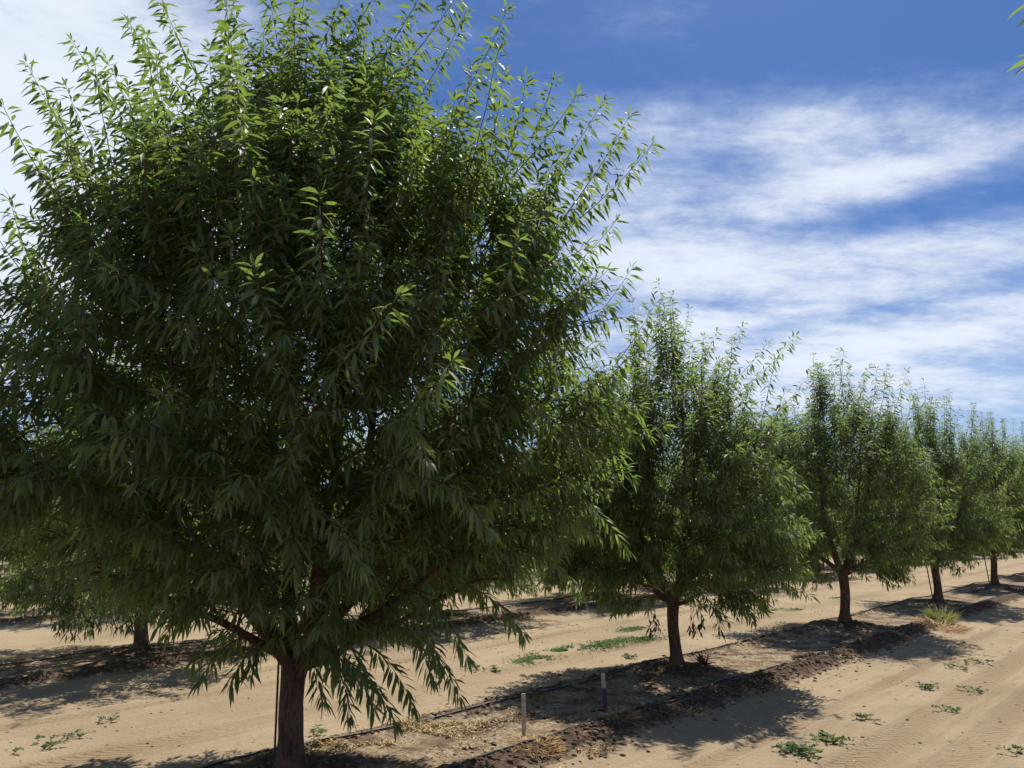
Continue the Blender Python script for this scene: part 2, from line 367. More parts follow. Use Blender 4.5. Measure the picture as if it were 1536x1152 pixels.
class Tree:
    def __init__(s, seed, H, env, fork=.72, tr=.09, nscaf=5, nsec=30, nter=170, nshoot=700, lsize=.09, spacing=.024,
                 guides=(), scafs=None, lean=0, spur=1.0, whip=.45, topw=1.0, nwhip=34, lo=.17, cap=.86, skew=None, bare=1.0, sides=(14, 9, 6, 4)):
        s.rng = np.random.default_rng(seed); s.H, s.env, s.fork, s.tr = H, env, fork, tr
        s.bare = bare; s.skew = skew; s.hang = False; s.limbs = []; s.tw = Tubes(); s.trunk = Tubes(); s.lv = Leaves(); s.ls, s.sp = lsize, spacing; s.spur = spur
        cap = 200+12*(nsec+len(scafs or range(nscaf))*2)+8*nter; s.cnt = 0
        s.bP, s.bD, s.bR, s.bL = np.zeros((cap, 3)), np.zeros((cap, 3)), np.zeros(cap), np.zeros(cap)
        s.sides = sides; rng = s.rng
        s.ph = rng.random(6)*6.28
        k = 9; z = np.linspace(-.12, fork, k)
        pts = np.stack([lean*(z/fork)**2*.1+.012*np.sin(z*7+s.ph[0]), .012*np.cos(z*6+s.ph[1]), z], 1)
        rad = tr*(1+.5*np.exp(-np.maximum(z, 0)/.07)+.14*np.exp(-((z-fork)/.12)**2))
        s.trunk.add(pts, rad, sides[0], .06, rng); s.reg(pts[-2:], rad[-2:], 0)
        top = pts[-1]
        az0 = rng.random()*6.28
        if scafs is None:
            scafs = []
            for i in range(nscaf):
                a = az0+i*6.283/nscaf+rng.normal()*.2; h = H*(.55+.2*rng.random())
                if i % 3 == 2: h = H*.42
                scafs.append((a, h, s.rad(a, h)*(.45+.25*rng.random()), .62+.2*rng.random()))
        for a, h, r, rr in scafs:
            p1 = np.array([math.cos(a)*r, math.sin(a)*r, h]); o = np.array([math.cos(a), math.sin(a), 0])
            L = np.linalg.norm(p1-top); steep = .25+.75*min(1, (h-fork)/(r+.3)/2)
            st_ = top-np.array([0, 0, .10*rng.random()+.03])
            pts = hermite(st_, (o*.85+UP*steep)*L*.9, p1, (o*.12+UP*.9)*L*.8 if h > 1.8 else (o*.9-UP*.1)*L*.7, 12)
            pts[2:-1] += rng.normal(size=(9, 3))*.018
            rad = .010+(tr*rr-.010)*(1-np.linspace(0, 1, 12))**1.25
            tb = Tubes(); tb.add(pts, rad, sides[1], .07, rng); s.limbs.append(tb); s.reg(pts, rad, 1)
        # secondary branches
        for q in s.sample(nsec, .25, .78, .16, .86): s.branch(q, .011, .0055, 9, 2, .0, 1.8)
        for q in s.sample(nter, .25, .95, lo, .88): s.branch(q, .006, .0032, 7, 3, s.sp*1.3, 1.0)
        s.freeze()
        s.lowest = fork*.85
        # shoots
        A = s.P; own = np.where((s.LV >= 2))[0]
        wgt = (.55+np.hypot(A[own, 0], A[own, 1])/1.8)*(1+.25*(A[own, 2]/H < .40)); wgt /= wgt.sum()
        for i in rng.choice(own, nshoot, p=wgt):
            p = A[i]; hr = p[2]/H; o = np.array([p[0], p[1], 0]); ro = np.linalg.norm(o); o = o/(ro+1e-6)
            a = math.atan2(p[1], p[0]); rr = ro/s.rad(a, p[2])
            top_ = np.clip((hr-.45)/.4, 0, 1)
            fan = p-np.array([0, 0, fork+.25]); fan[2] = max(fan[2], -.1); fan = unit(fan)
            d = unit(fan*1.0+UP*(-.05+.75*top_+.22*rng.normal())+rng.normal(size=3)*.34)
            L = .28+.42*rng.random()+.5*whip*top_*rng.random()**2*topw
            if hr < .4: L *= .85
            e = p+d*L
            if e[2] > H*cap: L *= max(.25, min(1, (H*cap+.15-p[2])/max(.05, e[2]-p[2])))
            if np.hypot(e[0], e[1]) > s.rad(math.atan2(e[1], e[0]), e[2])*1.12+.08*rng.random(): L *= .45
            bend = UP*(.35*top_-.20*(1-top_)) + rng.normal(size=3)*.06
            s.shoot(p, d, L, bend)
        # straight upright water shoots that stand out of the top of the crown
        hi_ = np.where((s.LV >= 1) & (A[:, 2] > .56*H))[0]
        for i in rng.choice(hi_, nwhip):
            p = A[i]; o = np.array([p[0], p[1], 0])/(s.rad(0, p[2])+.3)
            L = (.6+.5*rng.random())*whip*2; d = unit(UP*.55+unit(p-np.array([0, 0, fork]))*(.5+.5*rng.random())+rng.normal(size=3)*.06)
            if p[2]+L*.9 > H*.99: L = max(.25, (H*(.93+.06*rng.random())-p[2])/.9)
            k = 9; t = np.linspace(0, 1, k)[:, None]; pts = p+d*L*t+UP*.04*t*t; pts[1:] += rng.normal(size=(k-1, 3))*.005
            s.shoot_path(pts, .006, .97, 1.08, .72)
        s.hang = True
        for g_ in guides:
            tip = np.array(g_[:3], float); L = g_[3] if len(g_) > 3 else 1.0
            cand = s.P[(s.LV >= 1)]; cand = cand[cand[:, 2] < tip[2]+(.5 if tip[2] < 2 else -.2)]
            tgt = tip-UP*L*.75*(1 if tip[2] > 2 else -.25)-unit(np.array([tip[0], tip[1], 0]))*L*.45
            j = np.argmin(np.linalg.norm(cand-tgt, axis=1)); p = cand[j]
            D = tip-p; Ld = np.linalg.norm(D); hi = tip[2] > 2.0
            m0 = (D+UP*(-.1 if hi else .45)*Ld)*1.0; m1 = D+UP*(.25 if hi else -.7)*Ld
            s.shoot_path(hermite(p, m0, tip, m1, 10), .0055, min(1.0, 1.25*L/Ld) if hi else .9, 1.08 if hi else 1.0, .68)
    def rad(s, a, z):
        w = 1+.10*math.sin(2*a+s.ph[2])+.09*math.sin(3*a+s.ph[3]+z)+.06*math.sin(5*a+s.ph[4]+2*z)
        w *= 1+.28*math.sin(3*a+s.ph[5])*max(0, min(1, (1.5-z)/.5))
        if s.skew: w *= 1-s.skew[1]*max(0, math.cos(a-s.skew[0]))*max(0, min(1, (z-2.6)/1.8))
        return max(.05, s.env(z)*w)
    def sample(s, n, r0, r1, h0, h1):
        out = []
        zs = np.linspace(h0*s.H, h1*s.H, 60); wt = np.array([s.env(z)**1.4*(1.2 if z < .42*s.H else 1.0) for z in zs]); wt /= wt.sum()
        for i in range(n):
            z = s.rng.choice(zs, p=wt)+s.rng.normal()*.04; a = s.rng.random()*6.283
            r = s.rad(a, z)*(r0+(r1-r0)*s.rng.random()**.6)
            out.append(np.array([r*math.cos(a), r*math.sin(a), z]))
        out.sort(key=lambda q: np.hypot(q[0], q[1])); return out
    def reg(s, pts, rad, lev):
        tan = np.gradient(pts, axis=0) if len(pts) > 1 else pts*0+UP
        a, b = s.cnt, s.cnt+len(pts); s.bP[a:b] = pts; s.bD[a:b] = tan; s.bR[a:b] = rad; s.bL[a:b] = lev; s.cnt = b
    def freeze(s):
        n = s.cnt; s.P, s.Dn, s.Rn, s.LV = s.bP[:n], s.bD[:n], s.bR[:n], s.bL[:n]
    def branch(s, q, r0, r1, k, lev, lsp, pen):
        s.freeze(); rng = s.rng
        ok = np.where(s.LV < lev)[0] if lev < 3 else np.where(s.LV >= 1)[0]
        C = s.P[ok]; d = np.linalg.norm(C-q, axis=1)
        cost = d+pen*np.maximum(0, C[:, 2]-q[2]+.15)+.5*np.maximum(0, np.hypot(C[:, 0], C[:, 1])-np.hypot(q[0], q[1]))
        cost += .6*np.maximum(0, .5-d)*(lev == 2)
        i = ok[np.argmin(cost)]; p = s.P[i]; L = np.linalg.norm(q-p)
        if L < .08: return
        hr = q[2]/s.H; o = unit(np.array([q[0], q[1], .001]))
        d0 = unit(unit(s.Dn[i])*.7+unit(q-p)+o*.2); d1 = unit(o*.6+UP*(1.2*hr-.55)+unit(q-p)*.5)
        pts = hermite(p, d0*L, q, d1*L, k); pts[1:-1] += rng.normal(size=(k-2, 3))*.012
        ra = np.linspace(min(s.Rn[i]*.75, r0+.008*L), r1, k)
        s.tw.add(pts, ra, s.sides[2]); s.reg(pts[1:], ra[1:], lev)
        if lsp: s.leaves(pts, lsp, .25, 1.0, .9, .5)
        elif s.spur: s.leaves(pts, .05/s.spur, .3, 1.0, .8, .9)
    def shoot(s, p, d, L, bend):
        k = 7; t = np.linspace(0, 1, k)[:, None]
        pts = p+d*L*t+bend*L*t*t; pts[1:] += s.rng.normal(size=(k-1, 3))*.006
        s.shoot_path(pts, .0035+.002*L, .94, 1.0)
    def shoot_path(s, pts, r0, frac, sz, den=1.0):
        e_ = pts[-1]
        if not s.hang and np.hypot(e_[0], e_[1]) < .6 and e_[2] < s.fork+.35: return
        k = len(pts); s.tw.add(pts, np.linspace(r0, .0016, k), s.sides[3])
        s.leaves(pts, s.sp*den, 1-frac, 1.0, sz, .45, True)
    def leaves(s, pts, sp, f0, f1, sz, spread, tipmode=False):
        rng = s.rng; seg = np.linalg.norm(np.diff(pts, axis=0), axis=1); cum = np.concatenate([[0], np.cumsum(seg)]); L = cum[-1]
        n = max(2, int(L*(f1-f0)/sp)); u = (f0+(f1-f0)*np.sort(rng.random(n)*.35+np.arange(n))/n)
        if tipmode: u = np.concatenate([u, [.985, .99, .993, .996, 1.0]]); n = len(u)
        at = np.clip(u, 0, 1)*L
        B = np.stack([np.interp(at, cum, pts[:, c]) for c in range(3)], 1)
        e = min(L, .02+L/len(pts)); Bm = np.stack([np.interp(np.clip(at-e, 0, L), cum, pts[:, c]) for c in range(3)], 1)
        Bp = np.stack([np.interp(np.clip(at+e, 0, L), cum, pts[:, c]) for c in range(3)], 1)
        tan = Bp-Bm; tan /= np.linalg.norm(tan, axis=1)[:, None]+1e-9
        ref = unit(np.array([.3, .5, .1])+rng.normal(size=3)*.3); a = ref-tan*(tan@ref)[:, None]; a /= np.linalg.norm(a, axis=1)[:, None]; b = np.cross(tan, a)
        th = np.arange(n)*2.399+rng.random()*6.28+rng.normal(size=n)*.35
        out = a*np.cos(th)[:, None]+b*np.sin(th)[:, None]
        fwd = .55+.25*rng.normal(size=n)+ (0.9*np.clip((u-.9)/.1, 0, 1) if tipmode else 0)
        D = out+tan*fwd[:, None]; D /= np.linalg.norm(D, axis=1)[:, None]
        g = .42+.35*rng.random(n)
        if tipmode: g = g*(1-.45*np.clip((u-.85)/.15, 0, 1))
        D[:, 2] -= g; D += rng.normal(size=(n, 3))*.13; D /= np.linalg.norm(D, axis=1)[:, None]
        N = UP+rng.normal(size=(n, 3))*spread+out*.35
        N = N-D*np.sum(N*D, axis=1)[:, None]; N /= np.linalg.norm(N, axis=1)[:, None]
        Ls = s.ls*sz*(.72+.45*rng.random(n)); 
        if tipmode: Ls *= 1-.45*np.clip((u-.86)/.14, 0, 1)*rng.random(n)
        tone = np.clip(.15+.5*rng.random(n)+(.45*np.clip((u-.6)/.4, 0, 1) if tipmode else 0), 0, 1)
        tone[rng.random(n) < .003] = 2.0
        B = B+D*(s.ls*.10)
        bare = (not s.hang) & (np.hypot(B[:, 0], B[:, 1]) < np.minimum(.48, .30+.55*(s.fork+.40-B[:, 2]))*s.bare)      # the fork and the foot of the limbs stay bare
        k_ = ~(bare & (B[:, 2] < s.fork+.45)); B, D, N, Ls, tone = B[k_], D[k_], N[k_], Ls[k_], tone[k_]; n = len(B)
        if not n: return
        s.lv.add(B, D, N, Ls, Ls*(.185+.06*rng.random(n)), .12+.30*rng.random(n), tone)
    def build(s, loc, label, group, mat='leaf_row', fine=False, cat='almond tree', one=False, rz=0):
        r = empty('almond_tree', loc); r.rotation_euler = (0, 0, rz); tag(r, label, cat, group)
        s.trunk.build('trunk', M['bark'], r)
        for l in s.limbs: l.build('limb', M['bark'], r)
        s.tw.build('twigs', M['twig'], r)
        s.lv.build('crown', M[mat], r, fine)
        print('tree', label[:30], 'leaves', s.lv.count())
        return r

def env_from(pairs):
    hs, rs = zip(*pairs); return lambda z: float(np.interp(z, hs, rs))
def local(tr, pts): return [tuple(np.array(p[:3])-tr)+tuple(p[3:]) for p in pts]
def gd(px, py, D, L=1.0): return tuple(pixd(px, py, D))+(L,)

GROW = 'almond trees standing in the front row'
D0 = float(np.dot(T[0], FW)); D1 = float(np.dot(T[1], FW)); D2 = float(np.dot(T[2], FW)); D3 = float(np.dot(T[3], FW))
print('depths', D0, D1, D2, D3)
def camaz(deg): return HEAD+R(deg)      # angle of a direction, 0 = to the right of the view, 90 = away

env0 = env_from([(.7, .2), (.95, .6), (1.2, 1.15), (1.6, 1.6), (2.2, 2.0), (3.0, 2.1), (3.7, 1.85), (4.2, 1.4), (4.6, .95), (5.0, .35)])
guides0 = [gd(640, -25, D0), gd(700, -30, D0-.3), gd(762, 12, D0-.2, 1.2), gd(832, 118, D0, 1.0), gd(865, 142, D0-.3, .9), gd(906, 150, D0-.2, 1.1), gd(945, 172, D0, 1.3), gd(980, 215, D0-.1, 1.3),
           gd(700, 15, D0+.5), gd(800, 160, D0+.5, .9), gd(948, 402, D0, .8), gd(985, 452, D0-.1, .9), gd(925, 330, D0+.4, .8), gd(890, 260, D0-.6, 1),
           gd(955, 520, D0+.3, .6), gd(40, 95, D0-.4, 1.2), gd(108, 60, D0-.2, 1.3), gd(98, 128, D0-.5, .8), gd(160, 90, D0-.1, 1.0), gd(70, 150, D0+.2, .9), gd(190, 28, D0, 1.0), gd(235, -20, D0-.2, 1.1), gd(320, -40, D0-.4, 1.1), gd(400, -40, D0), gd(460, -50, D0-.6),
           gd(520, -30, D0-.3), gd(580, -40, D0), gd(5, 160, D0-2.0, .9), gd(60, 240, D0-.3, .8), gd(15, 300, D0-.2, .9), gd(-20, 330, D0-1, .9), gd(480, 290, D0-2.2, .8), gd(600, 440, D0-2.3, .7), gd(680, 540, D0-2.2, .6), gd(380, 400, D0-2.2, .6), gd(300, 250, D0-1.8, .8),
           gd(125, 600, D0-1.9, .6), gd(640, 690, D0-2.1, .6), gd(560, 180, D0-1.8, .8), gd(225, 130, D0-1.4, .9),
           gd(865, 790, D0-.4, .8), gd(940, 825, D0+.2, .9), gd(868, 885, D0-.1, .9), gd(935, 700, D0+.2, .6), gd(785, 950, D0-.3, .9), gd(730, 790, D0-1.8, .6), gd(690, 1045, D0-.4, .9), gd(650, 1020, D0-.5, .8), gd(595, 1085, D0-.8, .7), gd(560, 1060, D0-.7, .6), gd(485, 1050, D0-.6, .6), gd(525, 1075, D0-.5, .6),
           gd(620, 1060, D0-.2, .8), gd(660, 1000, D0-.7, .8), gd(540, 1000, D0-.9, .6), gd(570, 1040, D0-.2, .7), gd(500, 1010, D0-.9, .5), gd(700, 985, D0-.9, .7), gd(300, 1020, D0-.5, .7), gd(345, 1025, D0-.7, .6), gd(375, 1010, D0-.6, .5), gd(250, 950, D0+.1, .7), gd(440, 860, D0-1.8, .5), gd(540, 850, D0-1.9, .5)]
sc0 = [(camaz(18), 3.2, 1.45, .62), (camaz(62), 3.9, 1.0, .7), (camaz(115), 3.6, .9, .7), (camaz(168), 3.2, 1.35, .7), (camaz(228), 3.5, 1.2, .62), (camaz(300), 3.6, 1.0, .6), (camaz(345), 1.9, 1.5, .55), (camaz(5), 1.25, 1.5, .4), (camaz(195), 1.35, 1.5, .45), (camaz(255), 1.4, 1.2, .36), (camaz(90), 1.5, 1.3, .4)]
t0 = Tree(3, 5.4, env0, .74, .084, 6, 150, 1350, 3300, .110, .0175, local(T[0], guides0), sc0, spur=1.5, nwhip=130, whip=.6, bare=.6, cap=.90, skew=(camaz(178), .50))
TREE0 = t0.build(T[0], 'very large almond tree filling the left half, a thin stake beside its trunk', GROW, 'leaf', True)

env3 = env_from([(.6, .3), (.85, .75), (1.15, 1.15), (1.8, 1.42), (2.5, 1.42), (3.0, 1.2), (3.4, .8), (3.7, .3)])
env1 = env_from([(.6, .3), (.8, .7), (1.1, 1.15), (1.6, 1.35), (2.4, 1.36), (2.8, 1.2), (3.2, .8), (3.5, .3)])
env2 = env_from([(.35, .7), (.5, 1.4), (.8, 1.8), (1.6, 1.9), (2.6, 1.75), (3.1, 1.3), (3.5, .8), (3.9, .3)])
g1 = [gd(950, 535, D1+.3, .7), gd(1018, 512, D1-.2, .9), gd(1075, 498, D1, 1.0), gd(1115, 487, D1+.2, 1.1), gd(1150, 515, D1-.2, .8), gd(1193, 503, D1+.3, 1.1), gd(1215, 560, D1, .8), gd(1130, 930, D1-.8, .6), gd(1080, 945, D1-.9, .5), gd(1150, 905, D1-.2, .6), gd(880, 880, D1, .7), gd(850, 850, D1-.3, .7), gd(930, 915, D1-.6, .6)]
sc1 = [(camaz(170), 1.75, 1.05, .5), (camaz(118), 2.9, .5, .6), (camaz(60), 3.0, .6, .6), (camaz(15), 2.4, .9, .62), (camaz(285), 2.4, .7, .5), (camaz(215), 2.5, .8, .5), (camaz(340), 1.1, .9, .36), (camaz(190), 1.1, 1.0, .36)]
t1 = Tree(12, 4.15, env1, .78, .067, 5, 80, 760, 2000, .105, .021, local(T[1], g1), sc1, spur=1.2, whip=.5)
TREE1 = t1.build(T[1], 'almond tree second in the front row, with curled brown leaves hanging beside its trunk', GROW)

g2 = [gd(1305, 548, D2, .9), gd(1328, 565, D2, .8), gd(1360, 556, D2, .9), gd(1240, 590, D2, .7), gd(1275, 580, D2, .8), gd(1395, 600, D2, .7), gd(1205, 880, D2-.5, .7), gd(1355, 870, D2-.3, .7)]
sc2 = [(camaz(165), 1.9, 1.2, .6), (camaz(100), 3.2, .6, .65), (camaz(30), 3.1, .7, .6), (camaz(300), 2.8, .7, .5), (camaz(230), 2.5, .8, .5), (camaz(5), 1.2, 1.0, .4)]
t2 = Tree(23, 4.2, env3, .84, .078, 5, 70, 700, 1600, .106, .0245, local(T[2], g2), sc2, spur=1.1, whip=.5)
t2.build(T[2], 'almond tree third in the front row, its low left limb branching from the trunk', GROW)

g3 = [gd(1410, 598, D3, .9), gd(1440, 615, D3, .8), gd(1458, 612, D3, .8), gd(1385, 630, D3, .7)]
t3 = Tree(34, 4.3, env3, .8, .08, 5, 60, 560, 1300, .11, .0255, local(T[3], g3), None, spur=1, whip=.6)
TREE3 = t3.build(T[3], 'almond tree fourth in the front row, behind the yellow green grass tuft', GROW)

def copy_tree(root, loc, rz, sc, label, group):
    r = root.copy(); S.collection.objects.link(r); r.location = loc; r.rotation_euler = (0, 0, rz); r.scale = (sc, sc, sc)
    tag(r, label, 'almond tree', group)
    for ch in root.children:
        c = ch.copy(); S.collection.objects.link(c); c.parent = r
    return r
t4 = Tree(45, 4.3, env3, .78, .08, 5, 60, 520, 1400, .10, .026, (), None, spur=1, whip=.8)
TREE4 = t4.build(T[4], 'almond tree fifth in the front row, near the right edge of the photo', GROW)
copy_tree(TREE3, T[5], 2.0, 1.0, 'almond tree sixth in the front row, cut by the right edge of the photo', GROW)
ORD = 'first second third fourth fifth sixth seventh eighth ninth tenth eleventh twelfth thirteenth fourteenth fifteenth sixteenth seventeenth eighteenth nineteenth twentieth'.split()+['twenty-first', 'twenty-second', 'twenty-third', 'twenty-fourth']
G2 = 'almond trees in the second row'
# second row: three crowns of their own, the others copies of them
protos = []
first = P2[1]
y2 = [first+STEP*k for k in range(0, 13)]
labels2 = {0: 'almond tree of the second row with its bare trunk showing left of the largest tree',
           1: 'second row almond tree hidden behind the trunk of the largest tree',
           2: 'second row almond tree whose trunk shows between the largest tree and the second front tree',
           3: 'second row almond tree standing right behind the second front tree',
           4: 'second row almond tree whose trunk shows left of the third front tree'}
for k, y in enumerate(y2):
    loc = (ROW2X+.0, y, gz(ROW2X, y)-.02 if k else MOUND)
    lab = labels2.get(k, '%s almond tree from the left along the second row' % ORD[k])
    if k < 3:
        tt = Tree(60+k, 4.3, env2, .72, .085, 5, 70, 620, 1650, .105, .026, (), None, spur=1, whip=.7, lo=.11, bare=.7)
        protos.append(tt.build(loc, lab, G2))
    else:
        copy_tree(protos[k % 3] if k % 2 else TREE4, loc, k*2.1, .99+.03*((k*7) % 5), lab, G2)
# far trees: lighter crowns with larger leaves
far = []
for j in range(3):
    tt = Tree(80+j, 4.4, env2, .75, .085, 5, 36, 220, 600, .15, .045, (), None, spur=.8, whip=.7, lo=.12, sides=(8, 6, 4, 3)); far.append(tt)
roots = [None]*3
cnt = 0
names = ['third', 'fourth', 'fifth', 'sixth', 'seventh']
for ri in range(2, 7):
    x = rowx[ri]; n = x*-1
    ymin = (n*math.sin(HEAD-math.atan(.64)) and 0)
    kk = 0
    for k in range(-2, 22):
        y = rowphase[ri]+STEP*k
        p = np.array([x, y, 0]); fwd = p.dot(FW); rt = p.dot(RT)
        if fwd < 1 or abs(rt) > .66*fwd+3.2 or y > 100: continue
        lab = 'distant almond tree, %s from the left in the %s row back' % (ORD[kk], names[ri-2]); kk += 1
        loc = (x, y, .08); i = cnt % 3; cnt += 1
        if roots[i] is None: roots[i] = far[i].build(loc, lab, 'almond trees in the %s row' % names[ri-2])
        else: copy_tree(roots[i], loc, cnt*1.7, .95+.03*(cnt % 5), lab, 'almond trees in the %s row' % names[ri-2])
print('far trees', cnt)
# neighbours that stand just outside the frame: one before the largest tree, one in the row beside the camera
copy_tree(TREE3, (ROWX, T[0][1]-STEP, MOUND), 4.0, .95, 'almond tree just left of the frame, next to the largest tree in the front row', GROW)
tn = RT*3.45+FW*.55
envn = env_from([(.6, .4), (1, 1.2), (2, 1.75), (3, 1.75), (3.8, 1.2), (4.3, .4)])
gn = [gd(1560, -2, 2.0), gd(1562, 80, 2.0)]
t5 = Tree(71, 4.2, envn, .75, .08, 5, 40, 260, 600, .088, .026, local(np.array([tn[0], tn[1], .08]), gn), None)
t5.build((tn[0], tn[1], .08), 'almond tree of which only leaf tips show at the top right corner', None)

# ------------------------------------------------------------------ drip hoses
def hose(name, pts, label, group, r=.009):
    tb = Tubes(); tb.add(pts, np.full(len(pts), r), 7); o = tb.build(name, M['hose']); tag(o, label, 'hose', group)
    return o
rng = np.random.default_rng(5)
def run(xfun, y0, y1, step=.12, lift=.012):
    ys_ = np.arange(y0, y1, step); xs_ = np.array([xfun(y) for y in ys_])
    zs_ = ground_fields(xs_, ys_)[0]
    k = np.ones(5)/5; zp = np.convolve(np.pad(zs_, 2, mode='edge'), k, 'valid')
    return np.stack([xs_, ys_, np.maximum(zp, zs_-.004)+lift], 1)
wav = lambda y, s, a: a*(math.sin(y*.9+s)+.6*math.sin(y*2.3+2*s))
HG = 'black drip hoses along the tree rows'
fh = [pix(*q, .03) for q in ((600, 1092), (700, 1061), (905, 1010), (1050, 978), (1160, 955))]
fx = float(np.mean([p[0] for p in fh])); print('far hose x', fx-ROWX, 'near hose', [round(pix(*q, .03)[0]-ROWX, 2) for q in ((740, 1142), (900, 1085), (1080, 1020), (1180, 1008), (1260, 975))])
hose('drip_hose', run(lambda y: fx+wav(y, 1, .03), 1.5, 34), 'black drip hose along the far edge of the front planting strip', HG)
nh = sorted([tuple(pix(*q, .03)[:2]) for q in ((690, 1165), (740, 1142), (830, 1112), (900, 1085), (1010, 1060), (1080, 1022), (1130, 1013), (1180, 1004), (1260, 970), (1350, 945))], key=lambda p: p[1])
nhx = [p[0] for p in nh]; nhy = [p[1] for p in nh]
hose('drip_hose', run(lambda y: float(np.interp(y, nhy, nhx))+wav(y, 2, .02), 2, 34), 'black drip hose winding along the near ridge of the front planting strip', HG)
hose('drip_hose', run(lambda y: ROW2X-.45+wav(y, 3, .05), -1, 40, .2), 'black drip hose on the strip of the second row', HG)
# a stiff loop of pipe crossing the strip by the third tree
a, b = pix(1265, 925, .12), pix(1350, 955, .05)
tb = Tubes(); pts = [a+(b-a)*t+UP*(.03*math.sin(t*3)+.02)+FW*.05*math.sin(t*5) for t in np.linspace(0, 1, 12)]
for p in pts: p[2] = gz(p[0], p[1])+.02
tb.add(pts, np.full(12, .011), 7); tag(tb.build('irrigation_pipe', simple('grey_pipe', (.25, .22, .19), .6, .2)), 'grey pipe lying on the soil by the third front tree', 'pipe')

# ------------------------------------------------------------------ stakes
def box_stake(px0, base_py, top_py, label, wid=.036, thick=.02, paint=False, tilt=0, mat='wood'):
    p = pix(px0, base_py, .02); d = float(np.dot(p, FW)); top = pixd(px0, top_py, d)[2]
    z0 = gz(p[0], p[1])-.05; h = top-z0
    r = empty('marker_stake', (p[0], p[1], z0)); tag(r, label, 'stake', 'wooden marker stakes in the front planting strip')
    r.rotation_euler = (R(1.5), R(-1.0+tilt), HEAD+.25)
    def prism(z_a, z_b, w, t, name, m, bev=.003):
        c = np.array([(-w/2+bev, -t/2), (w/2-bev, -t/2), (w/2, -t/2+bev), (w/2, t/2-bev), (w/2-bev, t/2), (-w/2+bev, t/2), (-w/2, t/2-bev), (-w/2, -t/2+bev)])
        levels = [(z_a, 1), ((z_a+z_b)/2, 1.0), (z_b-.006, 1), (z_b, .88)]
        V = np.concatenate([np.column_stack([c*s_, np.full(8, z)]) for z, s_ in levels]); V += np.random.default_rng(2).normal(size=V.shape)*.0008
        j = np.arange(8); j2 = (j+1) % 8; Qs = [np.stack([i*8+j, i*8+j2, i*8+8+j2, i*8+8+j], 1) for i in range(3)]
        V = np.concatenate([V, [[0, 0, z_b]]]); Tt = np.stack([24+j, 24+j2, np.full(8, 32)], 1)
        return mesh_obj(name, V, [np.concatenate(Qs), Tt], m, r, False)
    if paint:
        prism(0, h*.66, wid+.002, thick+.002, 'painted_base', M['purple']); prism(h*.66, h, wid, thick, 'bare_top', M[mat])
    else: prism(0, h, wid, thick, 'post', M[mat])
    return r
box_stake(786, 1099, 1040, 'pale bare wooden stake in sunlight at the near end of the strip', .034)
box_stake(908, 1064, 1009, 'wooden stake with a purple painted lower half, in the shade of the second front tree', .036, paint=True, tilt=-2)
def rod(p, h, label, r=.007, tip=(0, 0), tie=None):
    z = gz(p[0], p[1]); root = empty('tree_stake', (p[0], p[1], z)); tag(root, label, 'stake', 'thin stakes tied to front row trees')
    tb = Tubes(); tb.add([np.array([tip[0]*t, tip[1]*t, -.1+(h+.1)*t]) for t in np.linspace(0, 1, 5)], np.full(5, r), 8); tb.build('rod', M['metal'], root)
    if tie is not None:
        tb = Tubes(); v = tie-np.array([p[0], p[1]]); L = np.hypot(*v); v = v/L; w = np.array([-v[1], v[0]])
        loop = []
        for t in np.linspace(0, 1, 17):
            a_ = t*6.283; q = v*(L/2+(L/2+.105)*-math.cos(a_))+w*.105*math.sin(a_); loop.append(np.array([q[0], q[1], h-.08]))
        tb.add(loop, np.full(17, .005), 6); tb.build('tie', M['hose'], root)
sp = pix(411, 1152, .06); rod(sp, .86, 'thin dark metal stake standing beside the trunk of the largest tree', .008, tie=T[0][:2])
q = pix(1401, 902, .08); rod(q, .95, 'thin leaning stake at the trunk of the fourth front tree', .012, tip=tuple(-RT[:2]*.12), tie=None)
q = pix(1486, 878, .08); rod(q, .95, 'thin leaning stake at the trunk of the fifth front tree', .012, tip=tuple(-RT[:2]*.12), tie=None)

# ------------------------------------------------------------------ litter, straw, weeds
def scatter_litter(name, pts, mat, L0, label, cat, seed, wr=.28, lift=.3):
    rg_ = np.random.default_rng(seed); n = len(pts); lv = Leaves()
    z = ground_fields(pts[:, 0], pts[:, 1])[0]
    a = rg_.random(n)*6.28; D = np.stack([np.cos(a), np.sin(a), rg_.normal(size=n)*.25+.05], 1); D /= np.linalg.norm(D, axis=1)[:, None]
    N = UP+rg_.normal(size=(n, 3))*lift; N = N-D*np.sum(N*D, axis=1)[:, None]; N /= np.linalg.norm(N, axis=1)[:, None]
    L = L0*(.5+.7*rg_.random(n)); B = np.stack([pts[:, 0], pts[:, 1], z+.006+.01*rg_.random(n)], 1)
    lv.add(B, D, N, L, L*wr*(.7+.7*rg_.random(n)), rg_.normal(size=n)*.15, rg_.random(n))
    o = lv.build(name, M[mat], None, False, .7); tag(o, label, cat, None, 'stuff'); return o
rg2 = np.random.default_rng(9)
def band(n, u, su, y0, y1, clump=True):
    ys_ = y0+(y1-y0)*rg2.random(n*3); us = u+su*rg2.normal(size=n*3); xs_ = ROWX+us
    if clump:
        w = fbm(xs_*2.5, ys_*2.5, 99, 3); keep = w > np.quantile(w, .62); xs_, ys_ = xs_[keep], ys_[keep]
    return np.stack([xs_[:n], ys_[:n]], 1)
pts = np.concatenate([band(1500, -.38, .11, 3.0, 7.5), band(1200, -.15, .3, 2.6, 6), band(700, 1.22, .07, 3, 7), band(500, 1.22, .06, 3, 9), band(350, 1.1, .15, 6, 14), band(600, .1, .5, 3, 9, False), band(300, .1, .5, 9, 16), band(500, -.45, .15, 8, 18), band(280, -.3, .25, 3, 6), band(1300, -.30, .16, 2.8, 6.2)])
